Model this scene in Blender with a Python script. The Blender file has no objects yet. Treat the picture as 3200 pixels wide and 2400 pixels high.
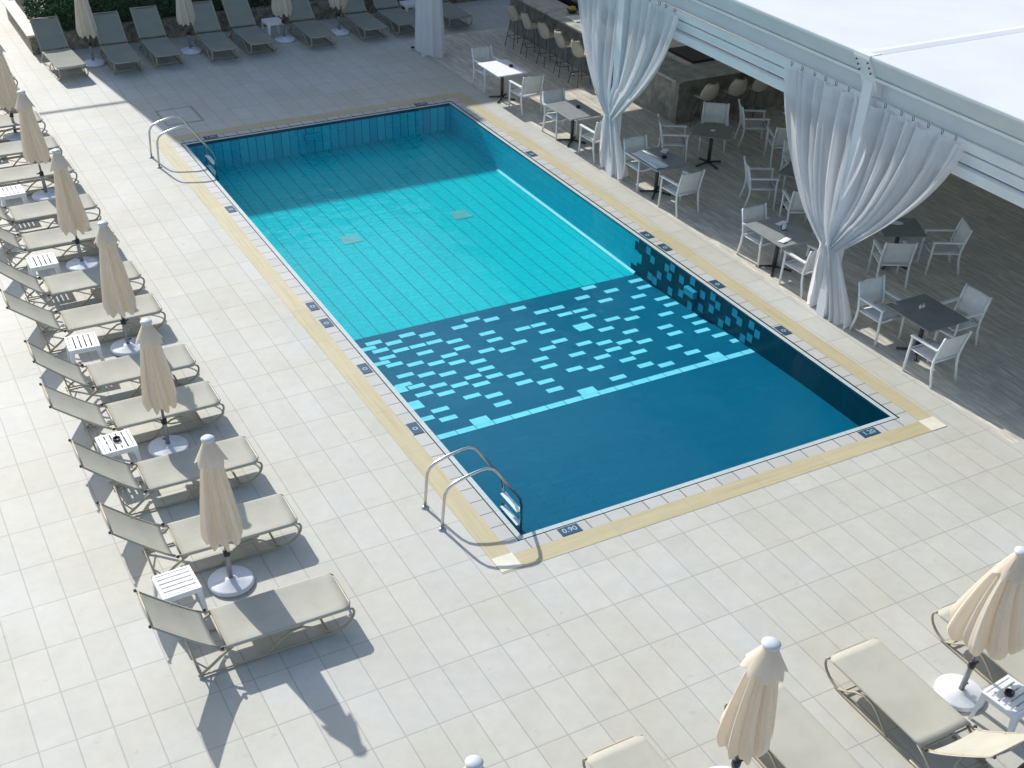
import bpy, bmesh, math, random
from mathutils import Vector, Matrix
R = math.radians
sc = bpy.context.scene
COL = sc.collection
rnd = random.Random(7)

# ------------------------------------------------------------------ materials
def new_mat(name):
    m = bpy.data.materials.new(name); m.use_nodes = True
    nt = m.node_tree
    return m, nt, nt.nodes['Principled BSDF']
def ramp(nt, fac, stops):
    n = nt.nodes.new('ShaderNodeValToRGB')
    el = n.color_ramp.elements
    while len(el) < len(stops): el.new(0.5)
    for e, (p, c) in zip(el, stops): e.position = p; e.color = (*c, 1)
    nt.links.new(fac, n.inputs[0]); return n.outputs[0]
def noise(nt, scale, detail=4, vec=None, rough=.55):
    n = nt.nodes.new('ShaderNodeTexNoise'); n.inputs['Scale'].default_value = scale
    n.inputs['Detail'].default_value = detail; n.inputs['Roughness'].default_value = rough
    if vec is not None: nt.links.new(vec, n.inputs['Vector'])
    return n.outputs['Fac']
def coords(nt, kind='Object', loc=(0, 0, 0), rot=(0, 0, 0), scale=(1, 1, 1)):
    t = nt.nodes.new('ShaderNodeTexCoord'); mp = nt.nodes.new('ShaderNodeMapping')
    mp.inputs['Location'].default_value = loc; mp.inputs['Rotation'].default_value = rot; mp.inputs['Scale'].default_value = scale
    nt.links.new(t.outputs[kind], mp.inputs[0]); return mp.outputs[0]
def mixc(nt, fac, a, b, mode='MIX'):
    n = nt.nodes.new('ShaderNodeMix'); n.data_type = 'RGBA'; n.blend_type = mode
    def put(sock, v):
        if hasattr(v, 'is_linked') or hasattr(v, 'links'): nt.links.new(v, sock)
        elif isinstance(v, (int, float)): sock.default_value = v
        else: sock.default_value = (*v, 1)
    put(n.inputs[0], fac); put(n.inputs[6], a); put(n.inputs[7], b); return n.outputs[2]
def brick(nt, vec, w, h, mortar, c1, c2, cm, offset=0.0, smooth=.2, bias=0.0):
    n = nt.nodes.new('ShaderNodeTexBrick'); n.offset = offset; n.squash = 1
    n.inputs['Scale'].default_value = 1; n.inputs['Brick Width'].default_value = w; n.inputs['Row Height'].default_value = h
    n.inputs['Mortar Size'].default_value = mortar; n.inputs['Mortar Smooth'].default_value = smooth; n.inputs['Bias'].default_value = bias
    for k, c in (('Color1', c1), ('Color2', c2), ('Mortar', cm)): n.inputs[k].default_value = (*c, 1)
    nt.links.new(vec, n.inputs['Vector']); return n
def bump(nt, bsdf, h, strength=.2, dist=.01):
    b = nt.nodes.new('ShaderNodeBump'); b.inputs['Strength'].default_value = strength; b.inputs['Distance'].default_value = dist
    nt.links.new(h, b.inputs['Height']); nt.links.new(b.outputs[0], bsdf.inputs['Normal'])
def simple(name, col, rough=.5, metal=0, var=.06, scale=6, spec=.5, weave=0):
    m, nt, b = new_mat(name)
    v = coords(nt)
    f = noise(nt, scale, 5, v)
    lo = tuple(max(0, c * (1 - var * 2)) for c in col); hi = tuple(min(1, c * (1 + var)) for c in col)
    nt.links.new(ramp(nt, f, [(.3, lo), (.7, hi)]), b.inputs['Base Color'])
    b.inputs['Roughness'].default_value = rough; b.inputs['Metallic'].default_value = metal
    b.inputs['Specular IOR Level'].default_value = spec
    if weave: bump(nt, b, noise(nt, weave, 2, v), .25, .004)
    return m
M = {}
# deck paving
def deck_mat():
    m, nt, b = new_mat('pale_paving')
    v = coords(nt, loc=(2.8277, 2.5354, 0))
    br = brick(nt, v, .4, .7963, .0095, (.515, .515, .465), (.555, .555, .51), (.395, .395, .37), 0, .35)
    st = noise(nt, .55, 5, v); st2 = noise(nt, 5, 6, v, .65); st3 = noise(nt, 1.7, 3, v)
    c = mixc(nt, ramp(nt, st, [(.35, (.0, 0, 0)), (.7, (1, 1, 1))]), br.outputs['Color'], (.93, .90, .82), 'MULTIPLY')
    c = mixc(nt, .55, c, ramp(nt, st2, [(.3, (.86, .86, .85)), (.62, (1.0, 1.0, 1.0))]), 'MULTIPLY')
    c = mixc(nt, .7, c, ramp(nt, st3, [(.28, (.93, .94, .96)), (.6, (1, .99, .97))]), 'MULTIPLY')
    sp = noise(nt, 6.5, 2, v, .4)
    c = mixc(nt, .6, c, ramp(nt, sp, [(.70, (1, 1, 1)), (.76, (.86, .85, .82))]), 'MULTIPLY')
    nt.links.new(c, b.inputs['Base Color']); b.inputs['Roughness'].default_value = .62
    b.inputs['Specular IOR Level'].default_value = .35
    h = nt.nodes.new('ShaderNodeMath'); h.operation = 'MULTIPLY_ADD'
    nt.links.new(br.outputs['Fac'], h.inputs[0]); h.inputs[1].default_value = -1.0; nt.links.new(st2, h.inputs[2])
    bump(nt, b, h.outputs[0], .25, .004)
    return m
M['deck'] = deck_mat()
def plank_mat():
    m, nt, b = new_mat('grey_plank_tile')
    v = coords(nt, rot=(0, 0, R(90)))
    br = brick(nt, v, 1.2, .2, .004, (.68, .64, .555), (.56, .54, .485), (.38, .37, .33), .37, .2)
    s = noise(nt, 2.2, 8, coords(nt, scale=(7, .9, 1)), .7)
    c = mixc(nt, .75, br.outputs['Color'], ramp(nt, s, [(.3, (.55, .56, .55)), (.5, (.95, .94, .9)), (.66, (1.45, 1.38, 1.22))]), 'MULTIPLY')
    nt.links.new(c, b.inputs['Base Color']); b.inputs['Roughness'].default_value = .45
    return m
M['plank'] = plank_mat()
def uv_stone(name, w, h, mort, c1, c2, cm, streak=None, offset=0.0):
    m, nt, b = new_mat(name)
    v = coords(nt, 'UV')
    br = brick(nt, v, w, h, mort, c1, c2, cm, offset, .2)
    c = br.outputs['Color']
    if streak:
        s = noise(nt, 1, 6, coords(nt, 'UV', scale=(.7, 22, 1)), .6)
        c = mixc(nt, .8, c, ramp(nt, s, streak), 'MULTIPLY')
    s = noise(nt, 3, 5, v)
    c = mixc(nt, .5, c, ramp(nt, s, [(.3, (.88, .88, .86)), (.65, (1, 1, 1))]), 'MULTIPLY')
    nt.links.new(c, b.inputs['Base Color']); b.inputs['Roughness'].default_value = .6
    return m
M['coping'] = uv_stone('coping_tile', .31, 5, .011, (.44, .44, .405), (.50, .495, .47), (.19, .185, .165))
M['lip'] = uv_stone('pool_lip_tile', .31, 5, .004, (.42, .51, .50), (.47, .53, .52), (.26, .31, .31))
M['yellow'] = uv_stone('yellow_stone', 1.2, 5, .004, (.46, .405, .24), (.50, .445, .28), (.35, .32, .21),
                       [(.32, (.86, .84, .80)), (.5, (1, 1, 1)), (.68, (1.10, 1.10, 1.12))])
M['gutter'] = simple('gutter_slot', (.16, .15, .14), .7)
M['cream_stone'] = simple('cream_corner_stone', (.72, .69, .55), .6)
# pool
def pool_tile(name, c1, c2, cm, w=.33, h=.155, mort=.006, vec=None, nz=.2, rough=.25, ct=None):
    m, nt, b = new_mat(name)
    v = coords(nt, **(vec or {}))
    br = brick(nt, v, w, h, mort, c1, c2, cm, 0, .3)
    s = noise(nt, 9, 5, coords(nt), .65); s2 = noise(nt, .5, 3, coords(nt))
    c0 = br.outputs['Color']
    if ct:
        b2 = brick(nt, v, 60, .155, .008, (1, 1, 1), (1, 1, 1), (.72, .84, .88), 0, .3)
        c0 = mixc(nt, 1.0, c0, b2.outputs['Color'], 'MULTIPLY')
    c = mixc(nt, nz, c0, ramp(nt, s, [(.35, (.72, .86, .88)), (.55, (1, 1, 1)), (.75, (1.5, 1.12, 1.08))]), 'MULTIPLY')
    c = mixc(nt, .5, c, ramp(nt, s2, [(.3, (.85, .92, .93)), (.7, (1.05, 1.03, 1.03))]), 'MULTIPLY')
    nt.links.new(c, b.inputs['Base Color']); b.inputs['Roughness'].default_value = rough
    b.inputs['Specular IOR Level'].default_value = .1
    return m
M['pool_cyan'] = pool_tile('cyan_pool_tile', (.002, .48, .52), (.006, .52, .555), (.001, .27, .35), h=60, mort=.014, nz=.75, ct=1)
M['pool_blue'] = pool_tile('blue_pool_tile', (.001, .112, .195), (.002, .120, .205), (.001, .094, .168), mort=.004)
M['pool_wall_cyan_x'] = pool_tile('cyan_wall_tile', (.008, .44, .54), (.012, .48, .58), (.004, .34, .44), mort=.006, vec=dict(rot=(0, R(90), R(90))))
M['pool_wall_cyan_y'] = pool_tile('cyan_end_wall_tile', (.030, .42, .55), (.05, .56, .64), (.01, .24, .36), w=.20, h=.9, mort=.012, vec=dict(rot=(R(90), 0, 0)))
M['pool_wall_blue'] = pool_tile('blue_wall_tile', (.001, .060, .092), (.0015, .070, .105), (.001, .045, .075))
M['mosaic'] = simple('light_mosaic_tile', (.19, .66, .77), .25, var=.05, spec=.1)
M['mosaic_wall'] = simple('wall_mosaic_tile', (.03, .33, .46), .25, var=.08, spec=.1)
M['pool_line'] = simple('dark_waterline', (.01, .06, .09), .4)
M['drain'] = simple('drain_grate', (.05, .36, .37), .5)
def water_mat():
    m = bpy.data.materials.new('pool_water'); m.use_nodes = True; nt = m.node_tree; nt.nodes.clear()
    out = nt.nodes.new('ShaderNodeOutputMaterial')
    tr = nt.nodes.new('ShaderNodeBsdfTransparent'); tr.inputs[0].default_value = (.86, .985, .995, 1)
    gl = nt.nodes.new('ShaderNodeBsdfGlossy'); gl.inputs['Roughness'].default_value = .03
    lw = nt.nodes.new('ShaderNodeLayerWeight'); lw.inputs[0].default_value = .5
    pw_ = nt.nodes.new('ShaderNodeMath'); pw_.operation = 'POWER'; pw_.inputs[1].default_value = 5; nt.links.new(lw.outputs['Facing'], pw_.inputs[0])
    fr = nt.nodes.new('ShaderNodeMath'); fr.operation = 'MULTIPLY_ADD'; fr.inputs[1].default_value = .45; fr.inputs[2].default_value = .012; nt.links.new(pw_.outputs[0], fr.inputs[0])
    mx = nt.nodes.new('ShaderNodeMixShader')
    v = coords(nt)
    n1 = noise(nt, 1.6, 3, v); n2 = noise(nt, 9, 2, v)
    ad = nt.nodes.new('ShaderNodeMath'); ad.operation = 'MULTIPLY_ADD'; nt.links.new(n2, ad.inputs[0]); ad.inputs[1].default_value = .12; nt.links.new(n1, ad.inputs[2])
    b = nt.nodes.new('ShaderNodeBump'); b.inputs['Strength'].default_value = .4; b.inputs['Distance'].default_value = .06
    nt.links.new(ad.outputs[0], b.inputs['Height'])
    nt.links.new(b.outputs[0], gl.inputs['Normal']); nt.links.new(b.outputs[0], lw.inputs['Normal'])
    nt.links.new(fr.outputs[0], mx.inputs[0]); nt.links.new(tr.outputs[0], mx.inputs[1]); nt.links.new(gl.outputs[0], mx.inputs[2])
    nt.links.new(mx.outputs[0], out.inputs[0]); return m
M['water'] = water_mat()
M['sign'] = simple('dark_blue_marker', (.03, .075, .12), .35)
M['sign_text'] = simple('pale_blue_digit', (.30, .50, .60), .5)
# furniture
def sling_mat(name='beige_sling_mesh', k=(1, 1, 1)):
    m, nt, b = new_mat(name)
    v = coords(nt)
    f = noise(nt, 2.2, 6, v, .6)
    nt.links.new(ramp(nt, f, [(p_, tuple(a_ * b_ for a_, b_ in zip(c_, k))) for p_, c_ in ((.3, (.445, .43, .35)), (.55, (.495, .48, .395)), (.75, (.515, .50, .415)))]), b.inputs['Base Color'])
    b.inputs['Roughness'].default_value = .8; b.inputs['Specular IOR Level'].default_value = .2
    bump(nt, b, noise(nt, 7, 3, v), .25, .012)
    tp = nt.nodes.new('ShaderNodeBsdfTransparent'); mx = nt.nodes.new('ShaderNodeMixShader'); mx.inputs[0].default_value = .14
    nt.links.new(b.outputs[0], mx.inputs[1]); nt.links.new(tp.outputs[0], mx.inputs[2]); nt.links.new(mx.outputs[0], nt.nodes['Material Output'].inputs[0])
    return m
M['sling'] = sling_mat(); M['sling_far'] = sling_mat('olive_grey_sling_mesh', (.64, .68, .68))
M['lframe'] = simple('beige_resin_frame', (.40, .35, .25), .45, var=.05)
M['lbolt'] = simple('dark_joint', (.06, .06, .055), .5)
M['steel'] = simple('brushed_steel', (.62, .60, .57), .28, 1, var=.05)
M['pole'] = simple('grey_aluminium', (.33, .34, .34), .4, .6)
M['black'] = simple('black_plastic', (.015, .015, .017), .45)
M['wplastic'] = simple('white_plastic', (.80, .80, .80), .4, var=.03)
M['wbase'] = simple('white_concrete_base', (.72, .74, .76), .6, var=.06)
M['cap'] = simple('pale_grey_cap', (.62, .64, .65), .4)
def canopy_mat():
    m, nt, b = new_mat('cream_canopy_fabric')
    f = noise(nt, 4, 4, coords(nt, scale=(3, 3, .6)))
    nt.links.new(ramp(nt, f, [(.3, (.79, .70, .58)), (.7, (.85, .78, .67))]), b.inputs['Base Color'])
    b.inputs['Roughness'].default_value = .85; b.inputs['Specular IOR Level'].default_value = .15
    tl = nt.nodes.new('ShaderNodeBsdfTranslucent'); tl.inputs[0].default_value = (.86, .77, .63, 1)
    mx = nt.nodes.new('ShaderNodeMixShader'); mx.inputs[0].default_value = .40
    nt.links.new(b.outputs[0], mx.inputs[1]); nt.links.new(tl.outputs[0], mx.inputs[2])
    nt.links.new(mx.outputs[0], nt.nodes['Material Output'].inputs[0])
    return m
M['canopy'] = canopy_mat()
def sheer_mat():
    m, nt, b = new_mat('sheer_white_fabric')
    f = noise(nt, 3, 4, coords(nt, scale=(2, 2, .3)))
    nt.links.new(ramp(nt, f, [(.3, (.82, .83, .86)), (.7, (.90, .90, .91))]), b.inputs['Base Color'])
    b.inputs['Roughness'].default_value = .9; b.inputs['Specular IOR Level'].default_value = .1
    tl = nt.nodes.new('ShaderNodeBsdfTranslucent'); tl.inputs[0].default_value = (.9, .9, .91, 1)
    tp = nt.nodes.new('ShaderNodeBsdfTransparent')
    mx = nt.nodes.new('ShaderNodeMixShader'); mx.inputs[0].default_value = .52
    nt.links.new(b.outputs[0], mx.inputs[1]); nt.links.new(tl.outputs[0], mx.inputs[2])
    m2 = nt.nodes.new('ShaderNodeMixShader'); m2.inputs[0].default_value = .10
    nt.links.new(mx.outputs[0], m2.inputs[1]); nt.links.new(tp.outputs[0], m2.inputs[2])
    nt.links.new(m2.outputs[0], nt.nodes['Material Output'].inputs[0])
    return m
M['sheer'] = sheer_mat()
M['wpaint'] = simple('white_painted_aluminium', (.74, .76, .77), .4, var=.03, scale=2)
M['roofwhite'] = simple('white_roof_membrane', (.665, .677, .677), .6, var=.03, scale=.8, spec=.3)
M['beamgrey'] = simple('pale_grey_beam', (.60, .64, .66), .4, var=.03, scale=2)
M['ring'] = simple('dark_curtain_ring', (.10, .12, .13), .4)
M['wchair'] = simple('white_chair_frame', (.82, .83, .81), .4, var=.03)
M['wsling'] = simple('pale_grey_chair_fabric', (.74, .73, .69), .8, var=.05, weave=300, spec=.2)
M['tabletop'] = simple('pale_tabletop', (.62, .64, .63), .35, var=.03)
M['shaded_top'] = simple('shaded_tabletop', (.30, .315, .31), .35, var=.05)  # dining top darkened to stand for the roof shade
M['greentop'] = simple('dark_grey_tabletop', (.22, .235, .22), .4, var=.08)
M['darkmetal'] = simple('dark_table_base', (.05, .05, .05), .5)
M['shell'] = simple('beige_stool_shell', (.52, .46, .36), .5, var=.04)
M['stoolleg'] = simple('grey_stool_leg', (.16, .17, .17), .4, .5)
M['counterstone'] = simple('grey_stone_counter', (.46, .47, .42), .5, var=.18, scale=4)
M['counterbase'] = simple('dark_stone_bar_front', (.27, .255, .21), .6, var=.25, scale=5)
M['napkin'] = simple('white_paper', (.82, .83, .84), .7, var=.02)
M['yellowthing'] = simple('yellow_fruit', (.62, .45, .03), .5)
M['planter'] = simple('rough_brown_stone', (.27, .235, .175), .85, var=.3, scale=9)
M['sunlit_cap'] = simple('sunlit_planter_cap', (.66, .66, .56), .7, var=.06)  # left coping made pale to stand for the sun on it
M['soil'] = simple('dark_soil', (.04, .03, .02), .9, var=.3)
M['facade'] = simple('sand_coloured_render', (.50, .43, .32), .8, var=.06, scale=2)
M['glass'] = simple('dark_window_glass', (.03, .04, .05), .1)
M['ground'] = simple('dry_earth', (.26, .22, .16), .9, var=.15, scale=.4)
def leaf_mat():
    m, nt, b = new_mat('dark_green_leaf')
    f = noise(nt, 14, 3, coords(nt))
    nt.links.new(ramp(nt, f, [(.35, (.018, .055, .016)), (.6, (.045, .115, .025)), (.8, (.10, .20, .04))]), b.inputs['Base Color'])
    b.inputs['Roughness'].default_value = .55
    return m
M['leaf'] = leaf_mat()
M['stem'] = simple('brown_stem', (.10, .07, .04), .8)

# ------------------------------------------------------------------ mesh helpers
class MB:
    def __init__(s): s.v = []; s.f = []; s.m = []; s.sm = []; s.uv = {}
    def add(s, vs, fs, mi=0, smooth=False):
        o = len(s.v); s.v += [tuple(p) for p in vs]
        for f in fs: s.f.append([i + o for i in f]); s.m.append(mi); s.sm.append(smooth)
        return s
    def box(s, x0, y0, z0, x1, y1, z1, mi=0, rot=None, bev=0.0):
        if bev:
            bm = bmesh.new(); bmesh.ops.create_cube(bm, size=1)
            for w in bm.verts: w.co = ((x0 + x1) / 2 + w.co.x * (x1 - x0), (y0 + y1) / 2 + w.co.y * (y1 - y0), (z0 + z1) / 2 + w.co.z * (z1 - z0))
            bmesh.ops.bevel(bm, geom=bm.edges[:], offset=bev, segments=2, profile=.5, affect='EDGES')
            bm.verts.index_update()
            vs = [w.co.copy() for w in bm.verts]; fs = [[w.index for w in f.verts] for f in bm.faces]; bm.free()
        else:
            vs = [(x, y, z) for x in (x0, x1) for y in (y0, y1) for z in (z0, z1)]
            fs = [[0, 1, 3, 2], [4, 6, 7, 5], [0, 4, 5, 1], [2, 3, 7, 6], [0, 2, 6, 4], [1, 5, 7, 3]]
        if rot is not None: vs = [rot @ Vector(p) for p in vs]
        return s.add(vs, fs, mi, False)
    def quad(s, a, b, c, d, mi=0): return s.add([a, b, c, d], [[0, 1, 2, 3]], mi)
    def tube(s, pts, r=.015, n=8, mi=0, closed=False):
        P = [Vector(p) for p in pts]; N = len(P); rr = r if isinstance(r, (list, tuple)) else [r] * N
        t0 = None; vs = []; up = None
        for i in range(N):
            a = P[i - 1] if (i or closed) else P[i]; b = P[(i + 1) % N] if (i < N - 1 or closed) else P[i]
            t = (b - a).normalized()
            if up is None:
                up = Vector((0, 0, 1)) if abs(t.z) < .9 else Vector((1, 0, 0))
            u = (up - t * up.dot(t))
            if u.length < 1e-4: u = t.orthogonal()
            u.normalize(); w = t.cross(u); up = u
            for k in range(n):
                an = 2 * math.pi * k / n; vs.append(P[i] + (u * math.cos(an) + w * math.sin(an)) * rr[i])
        fs = []
        for i in range(N if closed else N - 1):
            j = (i + 1) % N
            for k in range(n): fs.append([i * n + k, i * n + (k + 1) % n, j * n + (k + 1) % n, j * n + k])
        if not closed: fs += [list(range(n))[::-1], [(N - 1) * n + k for k in range(n)]]
        return s.add(vs, fs, mi, True)
    def lathe(s, prof, n=24, mi=0, c=(0, 0, 0), smooth=True):
        vs = []
        for r, z in prof:
            for k in range(n):
                a = 2 * math.pi * k / n; vs.append((c[0] + r * math.cos(a), c[1] + r * math.sin(a), c[2] + z))
        fs = []
        for i in range(len(prof) - 1):
            for k in range(n): fs.append([i * n + k, i * n + (k + 1) % n, (i + 1) * n + (k + 1) % n, (i + 1) * n + k])
        fs += [list(range(n))[::-1], [(len(prof) - 1) * n + k for k in range(n)]]
        return s.add(vs, fs, mi, smooth)
    def sheet(s, grid, th=0.0, mi=0, smooth=True):
        """grid[i][j] points; optional thickness downward along normal"""
        ni, nj = len(grid), len(grid[0])
        G = [[Vector(p) for p in row] for row in grid]
        vs = [p for row in G for p in row]
        fs = [[i * nj + j, (i + 1) * nj + j, (i + 1) * nj + j + 1, i * nj + j + 1] for i in range(ni - 1) for j in range(nj - 1)]
        if th:
            nor = []
            for i in range(ni):
                for j in range(nj):
                    a = G[min(i + 1, ni - 1)][j] - G[max(i - 1, 0)][j]; b = G[i][min(j + 1, nj - 1)] - G[i][max(j - 1, 0)]
                    nn = a.cross(b); nn.normalize(); nor.append(nn)
            o = len(vs); vs = vs + [v - n_ * th for v, n_ in zip(vs, nor)]
            fs += [[o + k for k in f[::-1]] for f in fs[:]]
            def rim(idx):
                for a, b in zip(idx, idx[1:]): fs.append([a, o + a, o + b, b])
            rim([i * nj for i in range(ni)]); rim([i * nj + nj - 1 for i in range(ni)][::-1])
            rim(list(range(nj))[::-1]); rim([(ni - 1) * nj + j for j in range(nj)])
        return s.add(vs, fs, mi, smooth)
    def build(s, name, mats, parent=None, loc=None):
        me = bpy.data.meshes.new(name)
        me.from_pydata([tuple(p) for p in s.v], [], s.f)
        mats = mats if isinstance(mats, (list, tuple)) else [mats]
        for m in mats: me.materials.append(M[m])
        me.polygons.foreach_set('material_index', s.m); me.polygons.foreach_set('use_smooth', s.sm)
        if s.uv:
            uvl = me.uv_layers.new(name='UVMap')
            for p in me.polygons:
                u = s.uv.get(p.index)
                if u:
                    for li, c in zip(p.loop_indices, u): uvl.data[li].uv = c
        me.update()
        o = bpy.data.objects.new(name, me); COL.objects.link(o)
        if parent: o.parent = parent
        if loc: o.location = loc
        return o
def arc(cx, cz, r, a0, a1, n, y=0):
    return [(cx + r * math.cos(R(a0 + (a1 - a0) * i / n)), y, cz + r * math.sin(R(a0 + (a1 - a0) * i / n))) for i in range(n + 1)]
def tag(o, label, cat, group=None):
    o['label'] = label; o['category'] = cat
    if group: o['group'] = group
    return o
def struct(o): o['kind'] = 'structure'; return o
def thing(name, label, cat, loc=(0, 0, 0), rz=0, group=None):
    o = bpy.data.objects.new(name, None); COL.objects.link(o); o.empty_display_size = .2
    o.location = loc; o.rotation_euler = (0, 0, rz); return tag(o, label, cat, group)
def dup(root, loc, rz, label, group=None):
    r = root.copy(); COL.objects.link(r); r.location = loc; r.rotation_euler = (0, 0, rz); r['label'] = label
    if group: r['group'] = group
    for ch in root.children:
        c = ch.copy(); COL.objects.link(c); c.parent = r
        for g in ch.children:
            d = g.copy(); COL.objects.link(d); d.parent = c
    return r
def maker(build, *a):
    st = {}
    def place(loc, rz, label, group=None):
        if 'o' not in st:
            st['o'] = build(*a); o = st['o']; o.location = loc; o.rotation_euler = (0, 0, rz); o['label'] = label
            if group: o['group'] = group
            return o
        return dup(st['o'], loc, rz, label, group)
    return place

# ------------------------------------------------------------------ camera, light, world
cd = bpy.data.cameras.new('camera'); cam = bpy.data.objects.new('camera', cd); COL.objects.link(cam)
right = Vector((.88004309, -.47438323, .02201613)); down = Vector((-.28580491, -.56609037, -.77321229)); fwd = Vector((.37926207, .67416781, -.63376497))
mt = Matrix((( right.x, -down.x, -fwd.x), (right.y, -down.y, -fwd.y), (right.z, -down.z, -fwd.z))).to_4x4()
mt.translation = (-6.11533, -10.6299, 9.83); cam.matrix_world = mt
cd.sensor_fit = 'HORIZONTAL'; cd.sensor_width = 36; cd.lens = 41.348; cd.shift_y = .15955; cd.clip_end = 3000
sc.camera = cam
AZ, EL = R(6.2), R(33.3)
sdir = Vector((-math.sin(AZ) * math.cos(EL), math.cos(AZ) * math.cos(EL), math.sin(EL)))   # towards the sun
sl = bpy.data.lights.new('sun', 'SUN'); sl.energy = 3.9; sl.angle = R(.53); sl.color = (1, .97, .93)
so = bpy.data.objects.new('sun', sl); COL.objects.link(so); so.rotation_euler = sdir.to_track_quat('Z', 'Y').to_euler(); so.location = (0, 0, 40)
w = bpy.data.worlds.new('World'); sc.world = w; w.use_nodes = True
sky = w.node_tree.nodes.new('ShaderNodeTexSky'); sky.sky_type = 'NISHITA'; sky.sun_disc = False
sky.sun_elevation = EL; sky.sun_rotation = -AZ; sky.air_density = 1.0; sky.dust_density = 1.3; sky.ozone_density = 1.0
w.node_tree.links.new(sky.outputs[0], w.node_tree.nodes['Background'].inputs[0]); w.node_tree.nodes['Background'].inputs[1].default_value = .15
sc.view_settings.view_transform = 'Standard'; sc.view_settings.look = 'None'; sc.view_settings.gamma = 1; sc.view_settings.exposure = .33

# ------------------------------------------------------------------ setting
PW, PL = 6.516, 15.57
g = MB()
for a in ((-900, -900, 900, -29.9), (-900, 59.9, 900, 900), (-900, -29.9, -29.9, 59.9), (29.9, -29.9, 900, 59.9)):
    g.quad((a[0], a[1], -.06), (a[2], a[1], -.06), (a[2], a[3], -.06), (a[0], a[3], -.06))
struct(g.build('ground', 'ground'))
d = MB(); E = .60; xr = 7.66
for a in ((-30, -30, -E, 60), (-E, -30, PW + E, -E), (-E, PL + E, PW + E, 60), (PW + E, -30, xr, 60)):
    d.quad((a[0], a[1], 0), (a[2], a[1], 0), (a[2], a[3], 0), (a[0], a[3], 0))
d.quad((xr, -30, 0), (30, -30, 0), (30, -1.4, 0), (xr, -1.4, 0)); d.quad((xr, 20.6, 0), (30, 20.6, 0), (30, 60, 0), (xr, 60, 0))
struct(d.build('pool_deck', 'deck'))
t = MB(); t.quad((xr, -1.4, 0), (30, -1.4, 0), (30, 20.6, 0), (xr, 20.6, 0)); struct(t.build('terrace_floor', 'plank'))
# coping ring: strips (inner offset, outer offset, material, z)
cp = MB()
def ring(i, o, mi, z):
    ax, ay, bx, by = -o, -o, PW + o, PL + o; cx, cy, dx, dy = -i, -i, PW + i, PL + i
    sides = [((ax, ay), (bx, ay), (dx, cy), (cx, cy)), ((bx, ay), (bx, by), (dx, dy), (dx, cy)), ((bx, by), (ax, by), (cx, dy), (dx, dy)), ((ax, by), (ax, ay), (cx, cy), (cx, dy))]
    for k, q in enumerate(sides):
        fi = len(cp.f); cp.add([(p[0], p[1], z) for p in q], [[0, 1, 2, 3]], mi)
        cp.uv[fi] = [((p[0] if k in (0, 2) else p[1]), (o - i if n_ in (0, 1) else 0) + .02) for n_, p in enumerate(q)]
ring(0, .075, 0, -.004); ring(.098, .30, 1, .001); ring(.30, .60, 2, .003)
ring(.075, .098, 3, -.022)
struct(cp.build('pool_coping', ['lip', 'coping', 'yellow', 'gutter']))
for lx, ly, nm in ((-.59, -.57, 'left'), (6.80, -.60, 'right')):
    b_ = MB().box(0, 0, 0, .30, .30, .007, bev=.002)
    o = b_.build('corner_tile', 'cream_stone', loc=(lx, ly, .001))
    tag(o, 'cream square stone at the near %s corner of the yellow pool edging' % nm, 'corner tile', 'cream corner tiles of the pool edging')
# pool basin
prof = [(-.05, .52), (2.0, .52), (4.0, .58), (5.5, .69), (6.5, .76), (7.1, .765), (9, .78), (13, .76), (PL, .64)]
def dep(y):
    for (a, da), (b, db) in zip(prof, prof[1:]):
        if a <= y <= b: return da + (db - da) * (y - a) / (b - a)
    return .6
pb = MB()
ys = [p[0] for p in prof]; ys[0] = 0
for a, b in zip(ys, ys[1:]):
    pb.quad((0, a, -dep(a)), (PW, a, -dep(a)), (PW, b, -dep(b)), (0, b, -dep(b)), 1 if b <= 7.11 else 0)
    pb.quad((PW, a, -dep(a)), (PW, a, -.004), (PW, b, -.004), (PW, b, -dep(b)), 4 if b <= 7.11 else 2)
    pb.quad((0, a, -dep(a)), (0, b, -dep(b)), (0, b, -.004), (0, a, -.004), 4 if b <= 7.11 else 2)
pb.quad((0, PL, -dep(PL)), (PW, PL, -dep(PL)), (PW, PL, -.004), (0, PL, -.004), 3)
pb.quad((0, 0, -dep(0)), (0, 0, -.004), (PW, 0, -.004), (PW, 0, -dep(0)), 4)
# jagged start of the dark wall
for (a, b, z0, z1) in ((7.1, 7.3, -.76, -.6), (7.1, 7.22, -.28, -.10), (6.95, 7.1, -.5, -.3)):
    mi = 4 if a >= 7.09 else 2
    pb.quad((PW - .004, a, z0), (PW - .004, a, z1), (PW - .004, b, z1), (PW - .004, b, z0), mi)
pb.quad((PW - .05, 7.12, -dep(7.1) + .004), (PW - .004, 7.12, -dep(7.1) + .04), (PW - .004, 13.0, -dep(13) + .04), (PW - .05, 13.0, -dep(13) + .004), 5)  # light tile colour at the wall foot stands in for its sunlit edge
# dark waterline band
pb.quad((.0, PL - .004, -.07), (PW, PL - .004, -.07), (PW, PL - .004, -.006), (0, PL - .004, -.006), 6)
pb.quad((PW - .004, 0, -.035), (PW - .004, 0, -.006), (PW - .004, PL, -.006), (PW - .004, PL, -.035), 6)
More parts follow.
